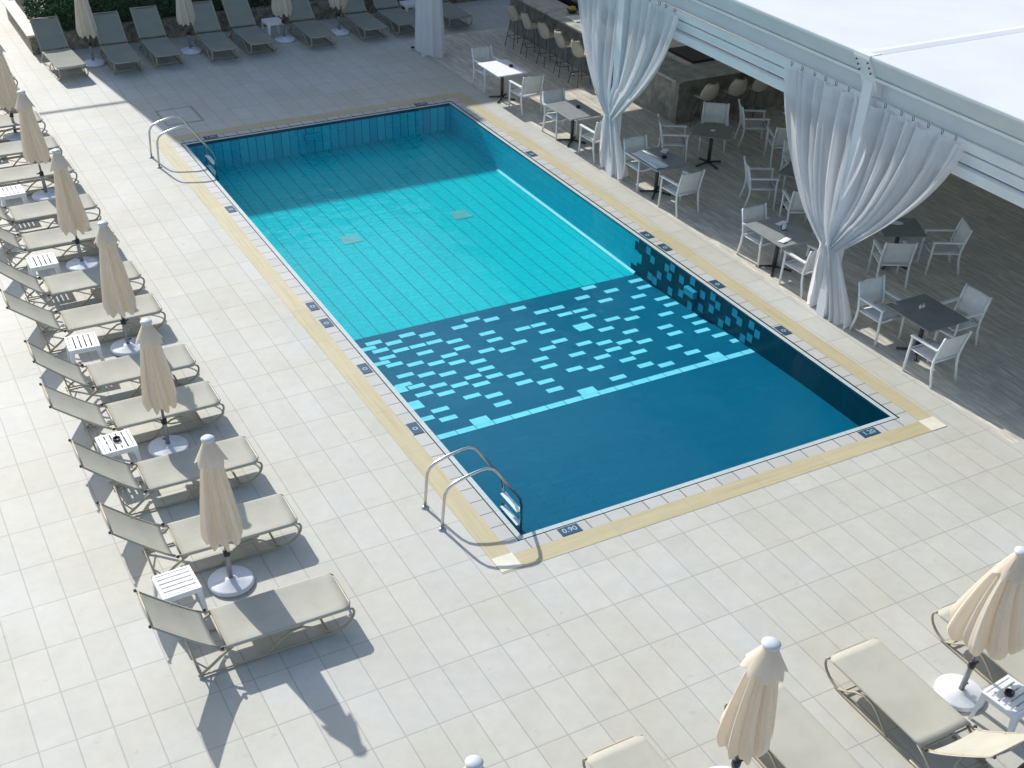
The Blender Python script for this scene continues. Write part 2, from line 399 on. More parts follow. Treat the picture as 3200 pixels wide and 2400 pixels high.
# light mosaic tiles on the blue floor: (column, row) in tile units
GRID = [(14.0,23),(0.0,22),(2.0,22),(6.0,22),(9.0,22),(17.0,22),(-0.5,21),(1.0,21),(3.0,21),(5.0,21),(7.0,21),(13.0,21),(15.0,21),(0.0,20),(10.0,20),(11.0,20),(17.0,20),(1.0,19),(2.0,19),(3.0,19),(14.0,19),(0.0,18),(4.0,18),(6.0,18),(11.0,18),(12.0,18),(16.0,18),(-0.5,17),(2.0,17),(8.0,17),(9.0,17),(0.0,16),(4.0,16),(6.0,16),(12.0,16),(17.0,16),(1.0,15),(3.0,15),(9.0,15),(15.0,15),(-1.0,14),(2.0,14),(5.0,14),(7.0,14),(11.0,14),(13.0,14),(17.0,14),(0.0,13),(3.0,13),(6.0,13),(14.0,13),(1.0,12),(4.0,12),(9.0,12),(12.0,12),(16.0,12),(-0.5,11),(2.0,11),(8.0,11),(0.0,10),(4.0,10),(10.0,10),(13.0,10),(17.0,10),(1.0,9),(3.0,9),(7.0,9),(11.0,9),(15.0,9),(-1.0,8),(0.0,8),(2.0,8),(4.0,8),(9.0,8),(12.0,8),(17.0,8),(1.0,7),(3.0,7),(5.0,7),(7.0,7),(11.0,7),(13.0,7),(15.0,7),(-1.0,6),(-0.5,6),(10.0,6),(16.5,6),(2.0,5),(5.0,5),(8.0,5),(12.0,5),(0.0,4),(0.5,4),(3.0,4),(6.0,4),(9.0,4),(11.0,4),(14.0,4),(17.0,4),(-1.0,3),(0.0,2),(3.0,2),(6.0,2),(11.5,2),(14.5,2),(17.5,2),(9.5,1),(12.5,1),(1.5,0),(7.5,0),(15.5,0)]
def ftile(x0, x1, y0, y1, z=.004):
    pb.quad((x0, y0, -dep(y0) + z), (x1, y0, -dep(y0) + z), (x1, y1, -dep(y1) + z), (x0, y1, -dep(y1) + z), 5)
BIG = {(-1.0, 8), (-1.0, 6), (-.5, 6), (0.5, 4), (-1.0, 14)}
for c, r_ in GRID:
    if r_ == 0 or (c, r_) in BIG: continue
    x = .75 + c * .329; y = 3.47 + r_ * .1535
    hw = .148 if c > -.4 else .14
    ftile(max(.02, x - hw), min(PW - .01, x + hw), y - .063, y + .063)
for x, y in ((4.38, 5.6), (.42, 5.06), (.42, 4.42), (1.17, 3.50), (3.18, 3.50), (5.78, 3.50)):
    ftile(x - .155, x + .155, y - .14, y + (.135 if y > 4 else .075), .006)
x = .03
while x < PW - .05:
    ftile(x, min(x + .318, PW - .01), 3.265, 3.40); x += .329
for (y, z) in [(5.92, -.60), (5.58, -.49), (5.61, -.22), (5.27, -.10), (4.93, -.22), (4.63, -.12), (4.46, -.22), (4.63, -.36), (4.94, -.49), (5.27, -.60), (3.97, -.13), (4.12, -.36), (3.81, -.22), (3.48, -.13), (4.31, -.5), (3.48, -.38), (3.3, -.22), (3.66, -.48), (6.1, -.2), (5.93, -.12), (6.62, -.60), (6.32, -.45), (6.75, -.12), (6.59, -.24), (6.0, -.33), (6.45, -.62)]:
    pb.quad((PW - .006, y - .075, z - .075), (PW - .006, y - .075, z + .075), (PW - .006, y + .075, z + .075), (PW - .006, y + .075, z - .075), 7)
for x, y in ((4.63, 11.15), (2.02, 11.04)):
    pb.quad((x - .2, y - .2, -dep(y) + .006), (x + .2, y - .2, -dep(y) + .006), (x + .2, y + .2, -dep(y) + .006), (x - .2, y + .2, -dep(y) + .006), 8)
struct(pb.build('pool_basin', ['pool_cyan', 'pool_blue', 'pool_wall_cyan_x', 'pool_wall_cyan_y', 'pool_wall_blue', 'mosaic', 'pool_line', 'mosaic_wall', 'drain']))
wt = MB(); wt.quad((0, 0, -.012), (PW, 0, -.012), (PW, PL, -.012), (0, PL, -.012)); struct(wt.build('pool_water', 'water'))
for nm, loc, dx, dy in (('right side wall', (PW - .05, 5.24, -.30), .05, .16), ('far end wall', (2.95, PL - .05, -.26), .20, .05)):
    tag(MB().box(-dx, -dy, -.07, dx, dy, .07, bev=.015).build('pool_light', 'mosaic_wall' if dy > .1 else 'pool_wall_cyan_x', loc=loc), 'small pale box set in the %s of the pool under water' % nm, 'pool light')

# depth markers
def digit_mesh(txt, size):
    c = bpy.data.curves.new('digits', 'FONT'); c.body = txt; c.size = size; c.align_x = 'CENTER'; c.align_y = 'CENTER'; c.extrude = .0006; c.offset = .001
    o = bpy.data.objects.new('digits', c); COL.objects.link(o)
    me = bpy.data.meshes.new_from_object(o.evaluated_get(bpy.context.evaluated_depsgraph_get()))
    bpy.data.objects.remove(o); me.materials.clear(); me.materials.append(M['sign_text']); return me
def marker(x, y, lx, ly, txt, rz, label, size=.13):
    r = thing('depth_marker', label, 'depth marker', (x, y, .002), rz, 'dark marker tiles set in the pool coping')
    MB().box(-lx / 2, -ly / 2, 0, lx / 2, ly / 2, .006, bev=.0015).build('tile', 'sign', r)
    o = bpy.data.objects.new('digits', digit_mesh(txt, size)); COL.objects.link(o); o.parent = r; o.location = (0, 0, .0075)
    return r
marker(.635, -.2, .31, .17, '0.90', 0, 'dark blue depth tile with pale digits beside the near ladder corner')
marker(5.90, -.2, .32, .17, '1.20', 0, 'dark blue depth tile with pale digits at the near right end of the pool')
for y, w_ in ((11.78, 'opposite the pool shadow edge on the left coping'), (7.23, 'farther of the close pair on the left coping'), (6.57, 'nearer of the close pair on the left coping'),
              (4.89, 'on the left coping nearer than the close pair'), (2.96, 'on the left coping just beyond the near ladder')):
    marker(-.2, y, .17, .31, 'o', 0, 'dark blue tile with pale ring ' + w_, .17)
for y, w_ in ((11.81, 'on the right coping near the first curtain'), (7.14, 'farther of the close pair on the right coping'), (6.52, 'nearer of the close pair on the right coping'),
              (4.82, 'on the right coping between the two curtains'), (2.90, 'on the right coping beside the near curtain')):
    marker(PW + .2, y, .17, .31, 'o', 0, 'dark tile with pale ring ' + w_, .17)
for x, w_ in ((.62, 'left'), (5.85, 'right')):
    marker(x, PL + .2, .33, .17, '1.50', 0, 'dark tile in shade at the %s of the far pool coping' % w_)
# access cover in the deck
ac = thing('access_cover', 'square inspection cover with dark joints flush in the shaded deck beyond the far ladder', 'cover', (.38, 17.4, 0))
MB().box(-.38, -.48, .0, .38, .48, .005).build('lid', 'deck', ac)
fr_ = MB()
for a in ((-.44, -.53, -.41, .53), (.41, -.53, .44, .53), (-.41, -.53, .41, -.505), (-.41, .505, .41, .53)): fr_.box(a[0], a[1], .0, a[2], a[3], .004)
fr_.build('frame', 'pole', ac)

# ------------------------------------------------------------------ ladders
def ladder(y0, y1, label):
    r = thing('pool_ladder', label, 'ladder', (0, y0, 0), 0, 'steel pool ladders')
    W_ = y1 - y0
    prof_ = [(-.89, 0), (-.875, .2), (-.855, .45), (-.84, .56), (-.80, .64), (-.73, .69), (-.60, .735), (-.46, .765), (-.33, .785), (-.22, .785), (-.13, .75), (-.06, .67), (.08, .45), (.24, .21), (.30, .11), (.325, .0), (.325, -.5)]
    for yy in (0, W_):
        rail = MB().tube([(x, yy, z) for x, z in prof_], .0215, 10).build('rail', 'steel', r)
        MB().lathe([(.055, 0), (.055, .008), (.03, .02), (.022, .03)], 18, c=(-.89, yy, .001)).build('flange', 'steel', rail)
    for z in (-.14, -.37):
        MB().box(.27, .02, z - .012, .36, W_ - .02, z + .012, bev=.006).build('step', 'wplastic', r)
ladder(.585, 1.124, 'steel pool ladder at the near left corner, both rails casting looping shadows')
ladder(14.51, 15.14, 'steel pool ladder at the far left corner, half in the building shade')

# ------------------------------------------------------------------ sun lounger
def make_lounger(cloth='sling', back_h=.95, back_x=-.70):
    r = thing('sun_lounger', '', 'sun lounger')
    hw = .335
    fr = MB()
    for s_ in (-1, 1):
        y = s_ * hw
        fr.tube([(-.02, y, .33), (.4, y, .325), (.9, y, .322), (1.35, y, .325), (1.50, y, .327)], .014, 8)
    fr.tube([(1.50, -hw, .327), (1.56, -hw + .02, .328), (1.59, -hw + .09, .328), (1.59, hw - .09, .328), (1.56, hw - .02, .328), (1.50, hw, .327)], .017, 8)
    fr.tube([(.05, -hw, .300), (.05, hw, .300)], .013, 8)
    fr.tube([(1.27, -hw, .04), (1.27, hw, .04)], .013, 8)
    fr.tube([(-.30, -hw, .06), (-.30, hw, .06)], .013, 8)
    fr.build('frame', 'lframe', r)
    for s_ in (-1, 1):
        y = s_ * (hw + .012)
        loop = [(1.56, y, .325), (1.595, y, .30), (1.61, y, .255), (1.60, y, .20), (1.565, y, .14), (1.50, y, .085), (1.42, y, .048), (1.32, y, .028), (1.2, y, .020), (.7, y, .018), (.15, y, .018)]
        MB().tube(loop, .016, 8).build('foot_loop', 'lframe', r)
        ar = [(1.32, y, .04), (1.20, y, .11), (1.08, y, .21), (.95, y, .27), (.82, y, .26), (.70, y, .19), (.60, y, .10), (.52, y, .03)]
        MB().tube(ar, .014, 8).build('arch_brace', 'lframe', r)
        MB().tube([(.12, y, .31), (.0, y, .24), (-.16, y, .12), (-.32, y, .02)], .017, 8).build('leg', 'lframe', r)
        MB().tube([(.30, y, .018), (-.02, y, .02), (-.32, y, .025)], .013, 8).build('runner', 'lframe', r)
    EDGE = [(-1.02, .042), (-1.05, .022), (-1.02, .004)] + [(-1 + j / 4, 0) for j in range(1, 8)] + [(1.02, .004), (1.05, .022), (1.02, .042)]
    EDGE[3:3] = [(-.96, 0)]; EDGE[-3:-3] = [(.96, 0)]
    seat = []
    for i in range(15):
        x = .055 + (1.575 - .055) * i / 14
        row = []
        for v, ed in EDGE:
            sag = .022 * max(0, 1 - v * v) * (1 - (2 * i / 14 - 1) ** 4)
            row.append((x + (-.03 * max(0, abs(v) - .8) / .2 if i == 14 else 0), v * (hw + .012), .348 - sag - ed))
        seat.append(row)
    MB().sheet(seat, .008).build('seat', cloth, r)
    # backrest
    def bp(t_):   # along the back 0..1
        return (-.045 + (back_x + .045) * t_, .365 + (back_h - .365) * (max(0, t_) ** 1.12))
    grid = []
    for i in range(13):
        x, z = bp(i / 12); row = []
        for v, ed in EDGE:
            q_ = max(0, 1 - v * v); tp = 1 - .05 * max(0, i / 12 - .5)
            row.append((x - .012 * q_ + .5 * ed, v * (hw + .012) * tp, z - .018 * q_ - .8 * ed))
        grid.append(row)
    bk = MB().sheet(grid, -.008).build('backrest', cloth, r)
    bf = MB()
    for s_ in (-1, 1):
        pts = [bp(t_) for t_ in (-.02, .15, .3, .45, .6, .75, .9, 1.03)]
        bf.tube([(x + .010, s_ * hw * .985, z - .018) for x, z in pts], .013, 8)
    bf.tube([(bp(1)[0] + .01, -hw, bp(1)[1] - .014), (bp(1)[0] + .01, hw, bp(1)[1] - .014)], .013, 8)
    bf.build('backrest_frame', 'lframe', bk)
    for s_ in (-1, 1):
        MB().lathe([(.015, -.016), (.017, 0), (.015, .016)], 10, c=(bp(1.04)[0] + .01, s_ * hw * .985, bp(1.04)[1] - .018)).build('end_cap', 'lbolt', bk)
        x, z = bp(.55)
        MB().tube([(x + .03, s_ * (hw - .03), z - .03), (-.32, s_ * (hw - .03), .22), (-.20, s_ * (hw - .03), .06)], .011, 8).build('prop', 'lframe', r)
    MB().tube([(.0, -hw - .02, .345), (.0, -hw - .035, .345)], .022, 10).build('hinge_bolt', 'lbolt', r)
    MB().tube([(.0, hw + .02, .345), (.0, hw + .035, .345)], .022, 10).build('hinge_bolt', 'lbolt', r)
    return r
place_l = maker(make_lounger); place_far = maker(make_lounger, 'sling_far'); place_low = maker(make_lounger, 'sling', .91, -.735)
ORD = ['nearest', 'second', 'third', 'fourth', 'fifth', 'sixth', 'seventh', 'eighth', 'ninth', 'tenth', 'eleventh', 'twelfth', 'thirteenth', 'fourteenth']
LY = [-.29, 1.54, 3.07, 4.74, 6.0, 7.92, 9.28, 11.22, 12.56, 14.55, 16.03, 17.74, 19.2, 20.9]
for i, y in enumerate(LY):
    lab = 'beige sling lounger nearest the camera left of the pool, umbrella shadow across it' if i == 0 else 'beige sling lounger, %s from the near end of the row left of the pool' % ORD[i]
    (place_low if i in (3, 5, 8, 11) else place_l)((-4.25 + rnd.uniform(-.015, .015), y, 0), rnd.uniform(-.014, .014), lab, 'sun loungers in the long row left of the pool')
FX = [(-1.33, 20.86, .05), (.12, 20.72, -.03), (1.18, 20.84, -.01), (2.64, 20.72, -.04), (3.66, 20.84, .0), (5.33, 20.74, -.02), (6.92, 20.84, -.03), (7.95, 20.9, -.02), (9.5, 20.86, -.03)]
for i, (x, y, a) in enumerate(FX):
    lab = ['sun lounger at the left end of the far row, sun on its foot', 'sun lounger right of the first umbrella in the shaded far row', 'sun lounger left of the second umbrella in the shaded far row',
           'sun lounger just right of the second umbrella in the shaded far row', 'sun lounger just left of the white table in the shaded far row', 'sun lounger right of the third umbrella in the shaded far row',
           'sun lounger right of the fourth umbrella in the shaded far row', 'sun lounger left of the hanging white drape in the shaded far row', 'sun lounger at the right end of the far row, beyond the hanging white drape'][i]
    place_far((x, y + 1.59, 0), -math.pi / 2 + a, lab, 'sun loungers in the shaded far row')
for x, y, a, lab in ((2.235, -3.92, .0, 'sun lounger left of the half-open umbrella, lower right, white table by its head'), (3.92, -3.90, -.0, 'sun lounger behind the wide umbrella at the right edge'),
                     (.765, -3.97, .0, 'sun lounger behind the umbrella at the bottom, right of the photo centre'), (-1.03, -3.92, .01, 'sun lounger cut off by the bottom edge near the photo centre')):
    place_l((x, y - 1.59, 0), math.pi / 2 + a, lab, 'sun loungers in the near row')

# ------------------------------------------------------------------ umbrellas
def make_umbrella(rb=.20, seed=1, hem=.70, top=2.14):
    q = random.Random(seed)
    r = thing('closed_umbrella', '', 'umbrella')
    MB().lathe([(.27, 0), (.29, .012), (.288, .045), (.26, .062), (.09, .072), (.06, .10), (.045, .10)], 36, c=(0, 0, .002)).build('base', 'wbase', r)
    sl_ = MB().lathe([(.033, .07), (.033, .50), (.026, .52)], 14).build('sleeve', 'pole', r)
    MB().lathe([(.042, .46), (.042, .54), (.03, .55)], 14).build('collar', 'black', sl_)
    MB().tube([(.03, 0, .50), (.09, .0, .50)], .016, 8).build('knob', 'black', sl_)
    MB().tube([(.03, 0, .16), (.075, .0, .16)], .014, 8).build('knob', 'black', sl_)
    MB().tube([(0, 0, .4), (0, 0, 2.16)], .021, 12).build('pole', 'pole', r)
    MB().lathe([(.03, .80), (.055, .80), (.055, .86), (.03, .88)], 14).build('runner_hub', 'wplastic', r)
    # folded canopy: eight ribs with pleats between
    n = 96; rows = 26; g_ = []
    ph = [q.uniform(-.25, .25) for _ in range(8)]; am = [q.uniform(.75, 1.2) for _ in range(8)]; ln = [q.uniform(-.04, .05) for _ in range(8)]
    dr = [q.uniform(-.3, .3) for _ in range(8)]
    for i in range(rows):
        t_ = i / (rows - 1); row = []
        for k in range(n + 1):
            a = 2 * math.pi * k / n; s_ = int((k % n) / (n / 8)); u = ((k % n) / (n / 8)) % 1
            z_end = hem + ln[s_] * (.5 - abs(u - .5)) * 2 + .07 * (1 - math.cos(2 * math.pi * u)) * .5 * am[s_]
            z = top + (z_end - top) * t_
            base = .06 + (rb - .06) * (t_ ** .8)
            if t_ > .86: base *= 1 - .25 * ((t_ - .86) / .14) ** 1.5
            fold = 1 + (.34 * (abs(u - .5) * 2) ** 1.3 - .22 + .14 * math.sin(2 * math.pi * (2 * u + ph[s_]))) * am[s_] * min(1, t_ * 3.5)
            rad = base * max(.35, fold)
            tw = .35 * t_ * t_ + dr[s_] * .25 * t_ * math.sin(math.pi * u)
            row.append((rad * math.cos(a + tw), rad * math.sin(a + tw), z))
        g_.append(row)
    MB().sheet(g_, 0).build('canopy', 'canopy', r)
    # short vent skirt at the top
    g2 = []
    for i in range(7):
        t_ = i / 6; row = []
        for k in range(n + 1):
            u = ((k % n) / (n / 8)) % 1; a = 2 * math.pi * k / n
            rad = (.05 + .125 * t_) * (1 + .22 * (abs(u - .5) * 2 - .4) * t_)
            row.append((rad * math.cos(a + .2), rad * math.sin(a + .2), top + .03 - .25 * t_ - .06 * t_ * (abs(u - .5) * 2)))
        g2.append(row)
    MB().sheet(g2, 0).build('vent_skirt', 'canopy', r)
    MB().lathe([(.05, -.02), (.078, .0), (.080, .018), (.06, .036), (.02, .045)], 24, c=(0, 0, top + .03)).build('cap', 'cap', r)
    return r
pu = [maker(make_umbrella, .25, 3, .68, 2.16), maker(make_umbrella, .235, 11, .74, 2.12), maker(make_umbrella, .26, 23, .66, 2.14)]
UB = [(-3.73, .80), (-3.61, 4.07), (-3.40, 7.18), (-3.39, 10.52), (-3.33, 13.96), (-3.26, 17.6), (-3.2, 21.3)]
for i, (x, y) in enumerate(UB):
    o = pu[i % 3]((x, y, 0), rnd.uniform(0, 6), 'closed cream umbrella, %s from the near end of the row left of the pool' % ORD[i], 'closed umbrellas between the left loungers')
    o.scale = (1, 1, (.99, .955, .985, .97, .965, .97, .97)[i]); o.rotation_euler.x = R(rnd.uniform(-1, 1)); o.rotation_euler.y = R(rnd.uniform(-1, 1))
for i, (x, y) in enumerate([(-.54, 21.99), (2.0, 21.98), (4.61, 21.94), (6.22, 21.95)]):
    pu[i % 3]((x, y, 0), rnd.uniform(0, 6), 'closed cream umbrella in the shade, %s between the far loungers' % ('first from the left', 'second from the left', 'third, beside the white table', 'fourth from the left')[i], 'closed umbrellas between the far loungers')
wide = make_umbrella(.43, 31, .90, 2.13); wide.location = (3.11, -4.87, 0); wide['label'] = 'half-open cream umbrella at the right edge with full white base in view'; wide['group'] = 'closed umbrellas of the near row'
wide.rotation_euler = (R(1.6), R(1.6), 0)
o = pu[1]((-.15, -4.81, 0), 0, 'folded cream umbrella near the bottom edge, left of the two at the lower right', 'closed umbrellas of the near row'); o.scale = (1.18, 1.18, 1.01); o.rotation_euler = (R(1.0), R(2.9), 0)
o = pu[2]((-3.16, -4.83, 0), 1.0, 'folded umbrella with only its grey cap showing at the bottom edge', 'closed umbrellas of the near row')

# ------------------------------------------------------------------ plastic side tables
def make_side_table():
    r = thing('side_table', '', 'side table')
    t_ = MB()
    for a in ((-.24, -.24, -.20, .24), (.20, -.24, .24, .24), (-.20, -.24, .20, -.20), (-.20, .20, .20, .24)): t_.box(a[0], a[1], .415, a[2], a[3], .445, bev=.006)
    for k in range(5):
        y = -.192 + k * .081; t_.box(-.205, y, .425, .205, y + .060, .443, bev=.005)
    for a in ((-.235, -.235, -.225, .235), (.225, -.235, .235, .235), (-.225, -.235, .225, -.225), (-.225, .225, .225, .235)): t_.box(a[0], a[1], .37, a[2], a[3], .416)
    t_.build('tabletop', 'wplastic', r)
    for sx in (-1, 1):
        for sy in (-1, 1):
            l_ = MB(); a, b = .232, .262
            l_.add([(sx * a, sy * a, .40), (sx * (a - .07), sy * a, .40), (sx * (a - .065), sy * (a - .012), .40), (sx * (a - .012), sy * (a - .065), .40), (sx * a, sy * (a - .07), .40),
                    (sx * b, sy * b, .0), (sx * (b - .04), sy * b, .0), (sx * (b - .036), sy * (b - .01), .0), (sx * (b - .01), sy * (b - .036), .0), (sx * b, sy * (b - .04), .0)],
                   [[0, 1, 6, 5], [1, 2, 7, 6], [2, 3, 8, 7], [3, 4, 9, 8], [4, 0, 5, 9], [0, 4, 3, 2, 1], [5, 6, 7, 8, 9]])
            l_.build('leg', 'wplastic', r)
    return r
pt = maker(make_side_table)
for i, (x, y, a, w_) in enumerate([(-4.42, .60, .04, 'beside the nearest left lounger'), (-4.33, 3.90, 1.60, 'holding a black ashtray among the left loungers'), (-4.12, 6.92, 1.52, 'third from the near end among the left loungers'),
                                   (-4.10, 10.10, 1.57, 'fourth from the near end among the left loungers'), (-4.03, 13.45, 1.6, 'cut by the left edge among the left loungers'), (-4.0, 17.0, 1.6, 'farthest along the left row of loungers')]):
    pt((x, y, 0), a, 'white plastic slatted side table ' + w_, 'white plastic side tables')
pt((4.45, 22.35, 0), .05, 'white plastic side table in shade beside the third far umbrella', 'white plastic side tables')
pt((8.62, 22.45, 0), .0, 'white plastic side table in shade left of the hanging white drape', 'white plastic side tables')
pt((3.22, -5.42, 0), .12, 'white plastic slatted side table at the right edge beside the half-open umbrella', 'white plastic side tables')
def make_ashtray():
    r = thing('ashtray', '', 'ashtray')
    MB().lathe([(.052, 0), (.055, .035), (.047, .035), (.043, .012), (.0, .010)], 16).build('bowl', 'black', r)
    return r
pa = maker(make_ashtray)
pa((-4.31, 3.93, .446), 0, 'black ashtray on the slatted side table second along the left loungers', 'black ashtrays')
pa((3.20, -5.38, .446), 0, 'black ashtray on the white side table at the right edge', 'black ashtrays')
pa((8.04, 15.27, .752), 0, 'black ashtray on the sunlit white dining table', 'black ashtrays')
pa((8.05, 12.10, .752), 0, 'black ashtray on the second dining table along the pool', 'black ashtrays')
pa((8.12, 8.75, .752), 0, 'black ashtray on the dining table beside the tall curtain', 'black ashtrays')

# ------------------------------------------------------------------ dining chairs and tables
def make_chair():
    r = thing('dining_armchair', '', 'chair')          # faces +Y, origin at centre
    hx, fy, by = .275, .29, -.28
    sg = []
    for i in range(8):
        y = -.235 + .50 * i / 7
        sg.append([(-.25 + .5 * j / 6, y, .445 - .018 * (1 - (j / 3 - 1) ** 2) - (.03 * ((i - 6)) if i > 6 else 0)) for j in range(7)])
    MB().sheet(sg, -.010).build('seat', 'wsling', r)
    bg = []
    for i in range(9):
        t_ = i / 8; z = .47 + .42 * t_; y = -.245 - .10 * t_ ** 1.2
        bg.append([(-.255 + .51 * j / 6, y - .02 * (1 - (j / 3 - 1) ** 2), z) for j in range(7)])
    MB().sheet(bg, .010).build('backrest', 'wsling', r)
    def bar(pts, w_=.023, n='leg', tw=None):
        return MB().tube(pts, w_, 6).build(n, 'wchair', r)
    for s_ in (-1, 1):
        x = s_ * hx
        bar([(x, fy, 0), (x, fy - .015, .40), (x, fy - .02, .64)])
        bar([(x, by - .05, 0), (x, by + .02, .28), (x, by + .03, .45), (x, by - .01, .66), (x, by - .075, .90)])
        a = MB(); a.box(x - .032, by + .0, .632, x + .032, fy + .01, .664, bev=.008); a.build('armrest', 'wchair', r)
        bar([(x * .97, by + .03, .425), (x * .97, fy - .01, .425)], .016, 'seat_rail')
    bar([(-hx, fy - .02, .42), (hx, fy - .02, .42)], .016, 'front_rail'); bar([(-hx, by + .03, .42), (hx, by + .03, .42)], .016, 'back_rail')
    return r
pc = maker(make_chair)
gC = 'white armchairs of the pool terrace'
def chair(x, y, rz, label): pc((x, y, 0), rz, label, gC)
PI = math.pi
chair(7.90, 16.16, PI + .06, 'white armchair beyond the sunlit white table, facing the camera')
chair(7.96, 14.36, .05, 'white armchair on the near side of the sunlit white table')
chair(7.92, 12.62, PI + .03, 'white armchair on the far side of the second poolside table')
chair(7.98, 11.10, .04, 'white armchair beside the hanging curtain, near side of second table')
chair(8.00, 9.33, PI, 'white armchair just right of the middle curtain, far side of its table')
chair(7.98, 7.91, .05, 'white armchair on the near side of the table beside the middle curtain')
chair(8.10, 5.36, PI + .04, 'white armchair left of the near curtain, far side of its table')
chair(8.05, 4.05, .03, 'white armchair partly behind the near curtain')
chair(8.06, 2.08, PI + .02, 'white armchair right of the near curtain, far side of the nearest table')
chair(7.94, .68, .02, 'white armchair nearest the camera, near side of the nearest table')
chair(9.02, 1.30, PI / 2, 'white armchair on the right side of the nearest table')
chair(9.38, 10.20, R(-135 + 15), 'white armchair in profile left of the round-footed table behind the middle curtain')
chair(10.62, 10.40, R(135 + 8), 'white armchair facing the camera behind the table with one white card')
chair(11.62, 10.25, R(-118), 'white armchair in profile right of the beige stools')
chair(11.50, 9.05, R(-25), 'white armchair seen from behind beside the near curtain, upper of two')
chair(9.62, 7.40, R(-118), 'white armchair in profile halfway between the two big curtains')
chair(10.85, 7.75, R(150), 'white armchair peeping out behind the near curtain, facing the camera')
chair(9.62, 6.15, R(-25), 'white armchair seen from behind left of the near curtain')
chair(9.66, 3.58, R(-28), 'white armchair seen from behind right of the near curtain')
chair(10.86, 3.52, R(62), 'white armchair in profile at the right, facing left')
def make_table(tw, tl, top):
    r = thing('dining_table', '', 'table')
    MB().box(-tw / 2, -tl / 2, .722, tw / 2, tl / 2, .748, bev=.006).build('tabletop', top, r)
    MB().tube([(0, 0, .03), (0, 0, .722)], .04, 10).build('pedestal', 'darkmetal', r)
    for a in range(4):
        an = a * PI / 2 + PI / 4
        MB().tube([(0, 0, .06), (.33 * math.cos(an), .33 * math.sin(an), .018)], .022, 8).build('foot', 'darkmetal', r)
    return r
gT = 'dining tables of the pool terrace'
pl_ = maker(make_table, .80, 1.10, 'shaded_top'); pw1 = maker(make_table, .80, 1.10, 'napkin'); pd = maker(make_table, .88, 1.02, 'greentop'); ps = maker(make_table, .80, .80, 'greentop')  # same poolside tables: white top stands for sun, grey top for shade
pw1((7.82, 15.29, 0), 0, 'dining table with its top painted white for full sun', gT)
pl_((7.90, 12.05, 0), 0, 'dining table second along the pool, top painted shade grey, with an ashtray', gT)
pl_((8.0, 8.77, 0), 0, 'dining table with a painted sun strip beside the middle curtain', gT)
pl_((8.05, 4.86, 0), 0, 'dining table left of the near curtain with white napkins', gT)
pd((8.28, 1.32, 0), 0, 'dark-topped dining table nearest the camera', gT)
ps((9.97, 9.62, 0), R(45), 'dark square table with one white card behind the middle curtain', gT)
ps((10.30, 6.95, 0), R(30), 'dark square table half hidden behind the near curtain', gT)
ps((12.35, 9.65, 0), R(30), 'dark square table at the back under the roof edge', gT)
ps((10.22, 4.05, 0), R(-28), 'dark square table right of the near curtain with a white napkin', gT)
def paper(name, x, y, z, lx, ly, a, label, cat, crease=.012):
    g_ = [[(-lx / 2 + lx * i / 6, -ly / 2 + ly * j / 4, .004 + crease * (.5 + .5 * math.sin(i * 1.3 + j * .7))) for j in range(5)] for i in range(7)]
    o = MB().sheet(g_, .003).build(name, 'napkin', loc=(x, y, z)); o.rotation_euler = (0, 0, a); return tag(o, label, cat, 'white table papers')
paper('table_sun_strip', 7.79, 8.78, .75, .34, .95, 0, 'white strip painted as sun along the pool side of a dining table', 'sun strip', .02)  # white sheet stands in for the sunlit strip of the tabletop
paper('napkin', 9.98, 9.62, .75, .12, .09, .4, 'small white card in the middle of the dark square table', 'napkin', .004)
paper('napkin', 8.35, 9.06, .75, .26, .14, .6, 'white napkin on the dining table beside the middle curtain', 'napkin')
paper('napkin', 7.88, 4.50, .75, .28, .13, .25, 'white napkin at the near edge of the table left of the near curtain', 'napkin')
paper('napkin', 8.30, 5.12, .75, .28, .12, .2, 'white napkin at the far side of the table left of the near curtain', 'napkin')
paper('napkin', 10.24, 4.2, .75, .28, .14, -.5, 'white napkin on the dark table right of the near curtain', 'napkin')
paper('napkin', 12.2, 9.75, .75, .30, .14, -.4, 'white napkin on the table at the back under the roof edge', 'napkin')
sh = thing('salt_cellar', 'small glass salt and pepper set on the dark nearest table', 'condiment set', (8.28, 1.45, .748))
for k in (-1, 1):
    j_ = MB().lathe([(.02, 0), (.022, .05), (.014, .06)], 12, c=(k * .035, 0, .004)).build('shaker', 'wplastic', sh)
    MB().lathe([(.015, .06), (.015, .075), (.008, .082)], 12, c=(k * .035, 0, .004)).build('lid', 'steel', j_)
sv = thing('napkin_holder', 'small upright white napkin holder on the table left of the near curtain', 'napkin holder', (8.15, 4.88, .748))
MB().box(-.05, -.03, .0, .05, .03, .012, bev=.003).build('foot', 'black', sv); MB().box(-.035, -.012, .012, .035, .012, .11, bev=.003).build('napkins', 'napkin', sv)

# ------------------------------------------------------------------ bar
br_ = thing('bar_counter', 'L-shaped stone bar counter under the pergola roof', 'bar', (0, 0, 0))
bb = MB(); bb.box(10.72, 12.0, 0, 11.25, 20.3, 1.05); bb.box(11.25, 12.0, 0, 15.0, 12.5, 1.05); bb.build('bar_front', 'counterbase', br_)
bt = MB(); bt.box(10.45, 11.78, 1.05, 11.32, 20.4, 1.11, bev=.01); bt.box(11.322, 11.78, 1.05, 15.1, 12.62, 1.11, bev=.01); bt.build('countertop', 'counterstone', br_)
MB().box(10.62, 11.9, .98, 10.72, 20.2, 1.05).build('counter_trim', 'counterstone', br_)
ap = thing('bar_fridge', 'black appliance behind the bar counter', 'appliance', (12.0, 17.6, 0))
MB().box(-.5, -2.4, 0, .5, 2.4, 1.2, bev=.02).build('body', 'black', ap); MB().box(-.49, -.2, 1.2, .49, .2, 1.215, bev=.004).build('lid', 'darkmetal', ap)
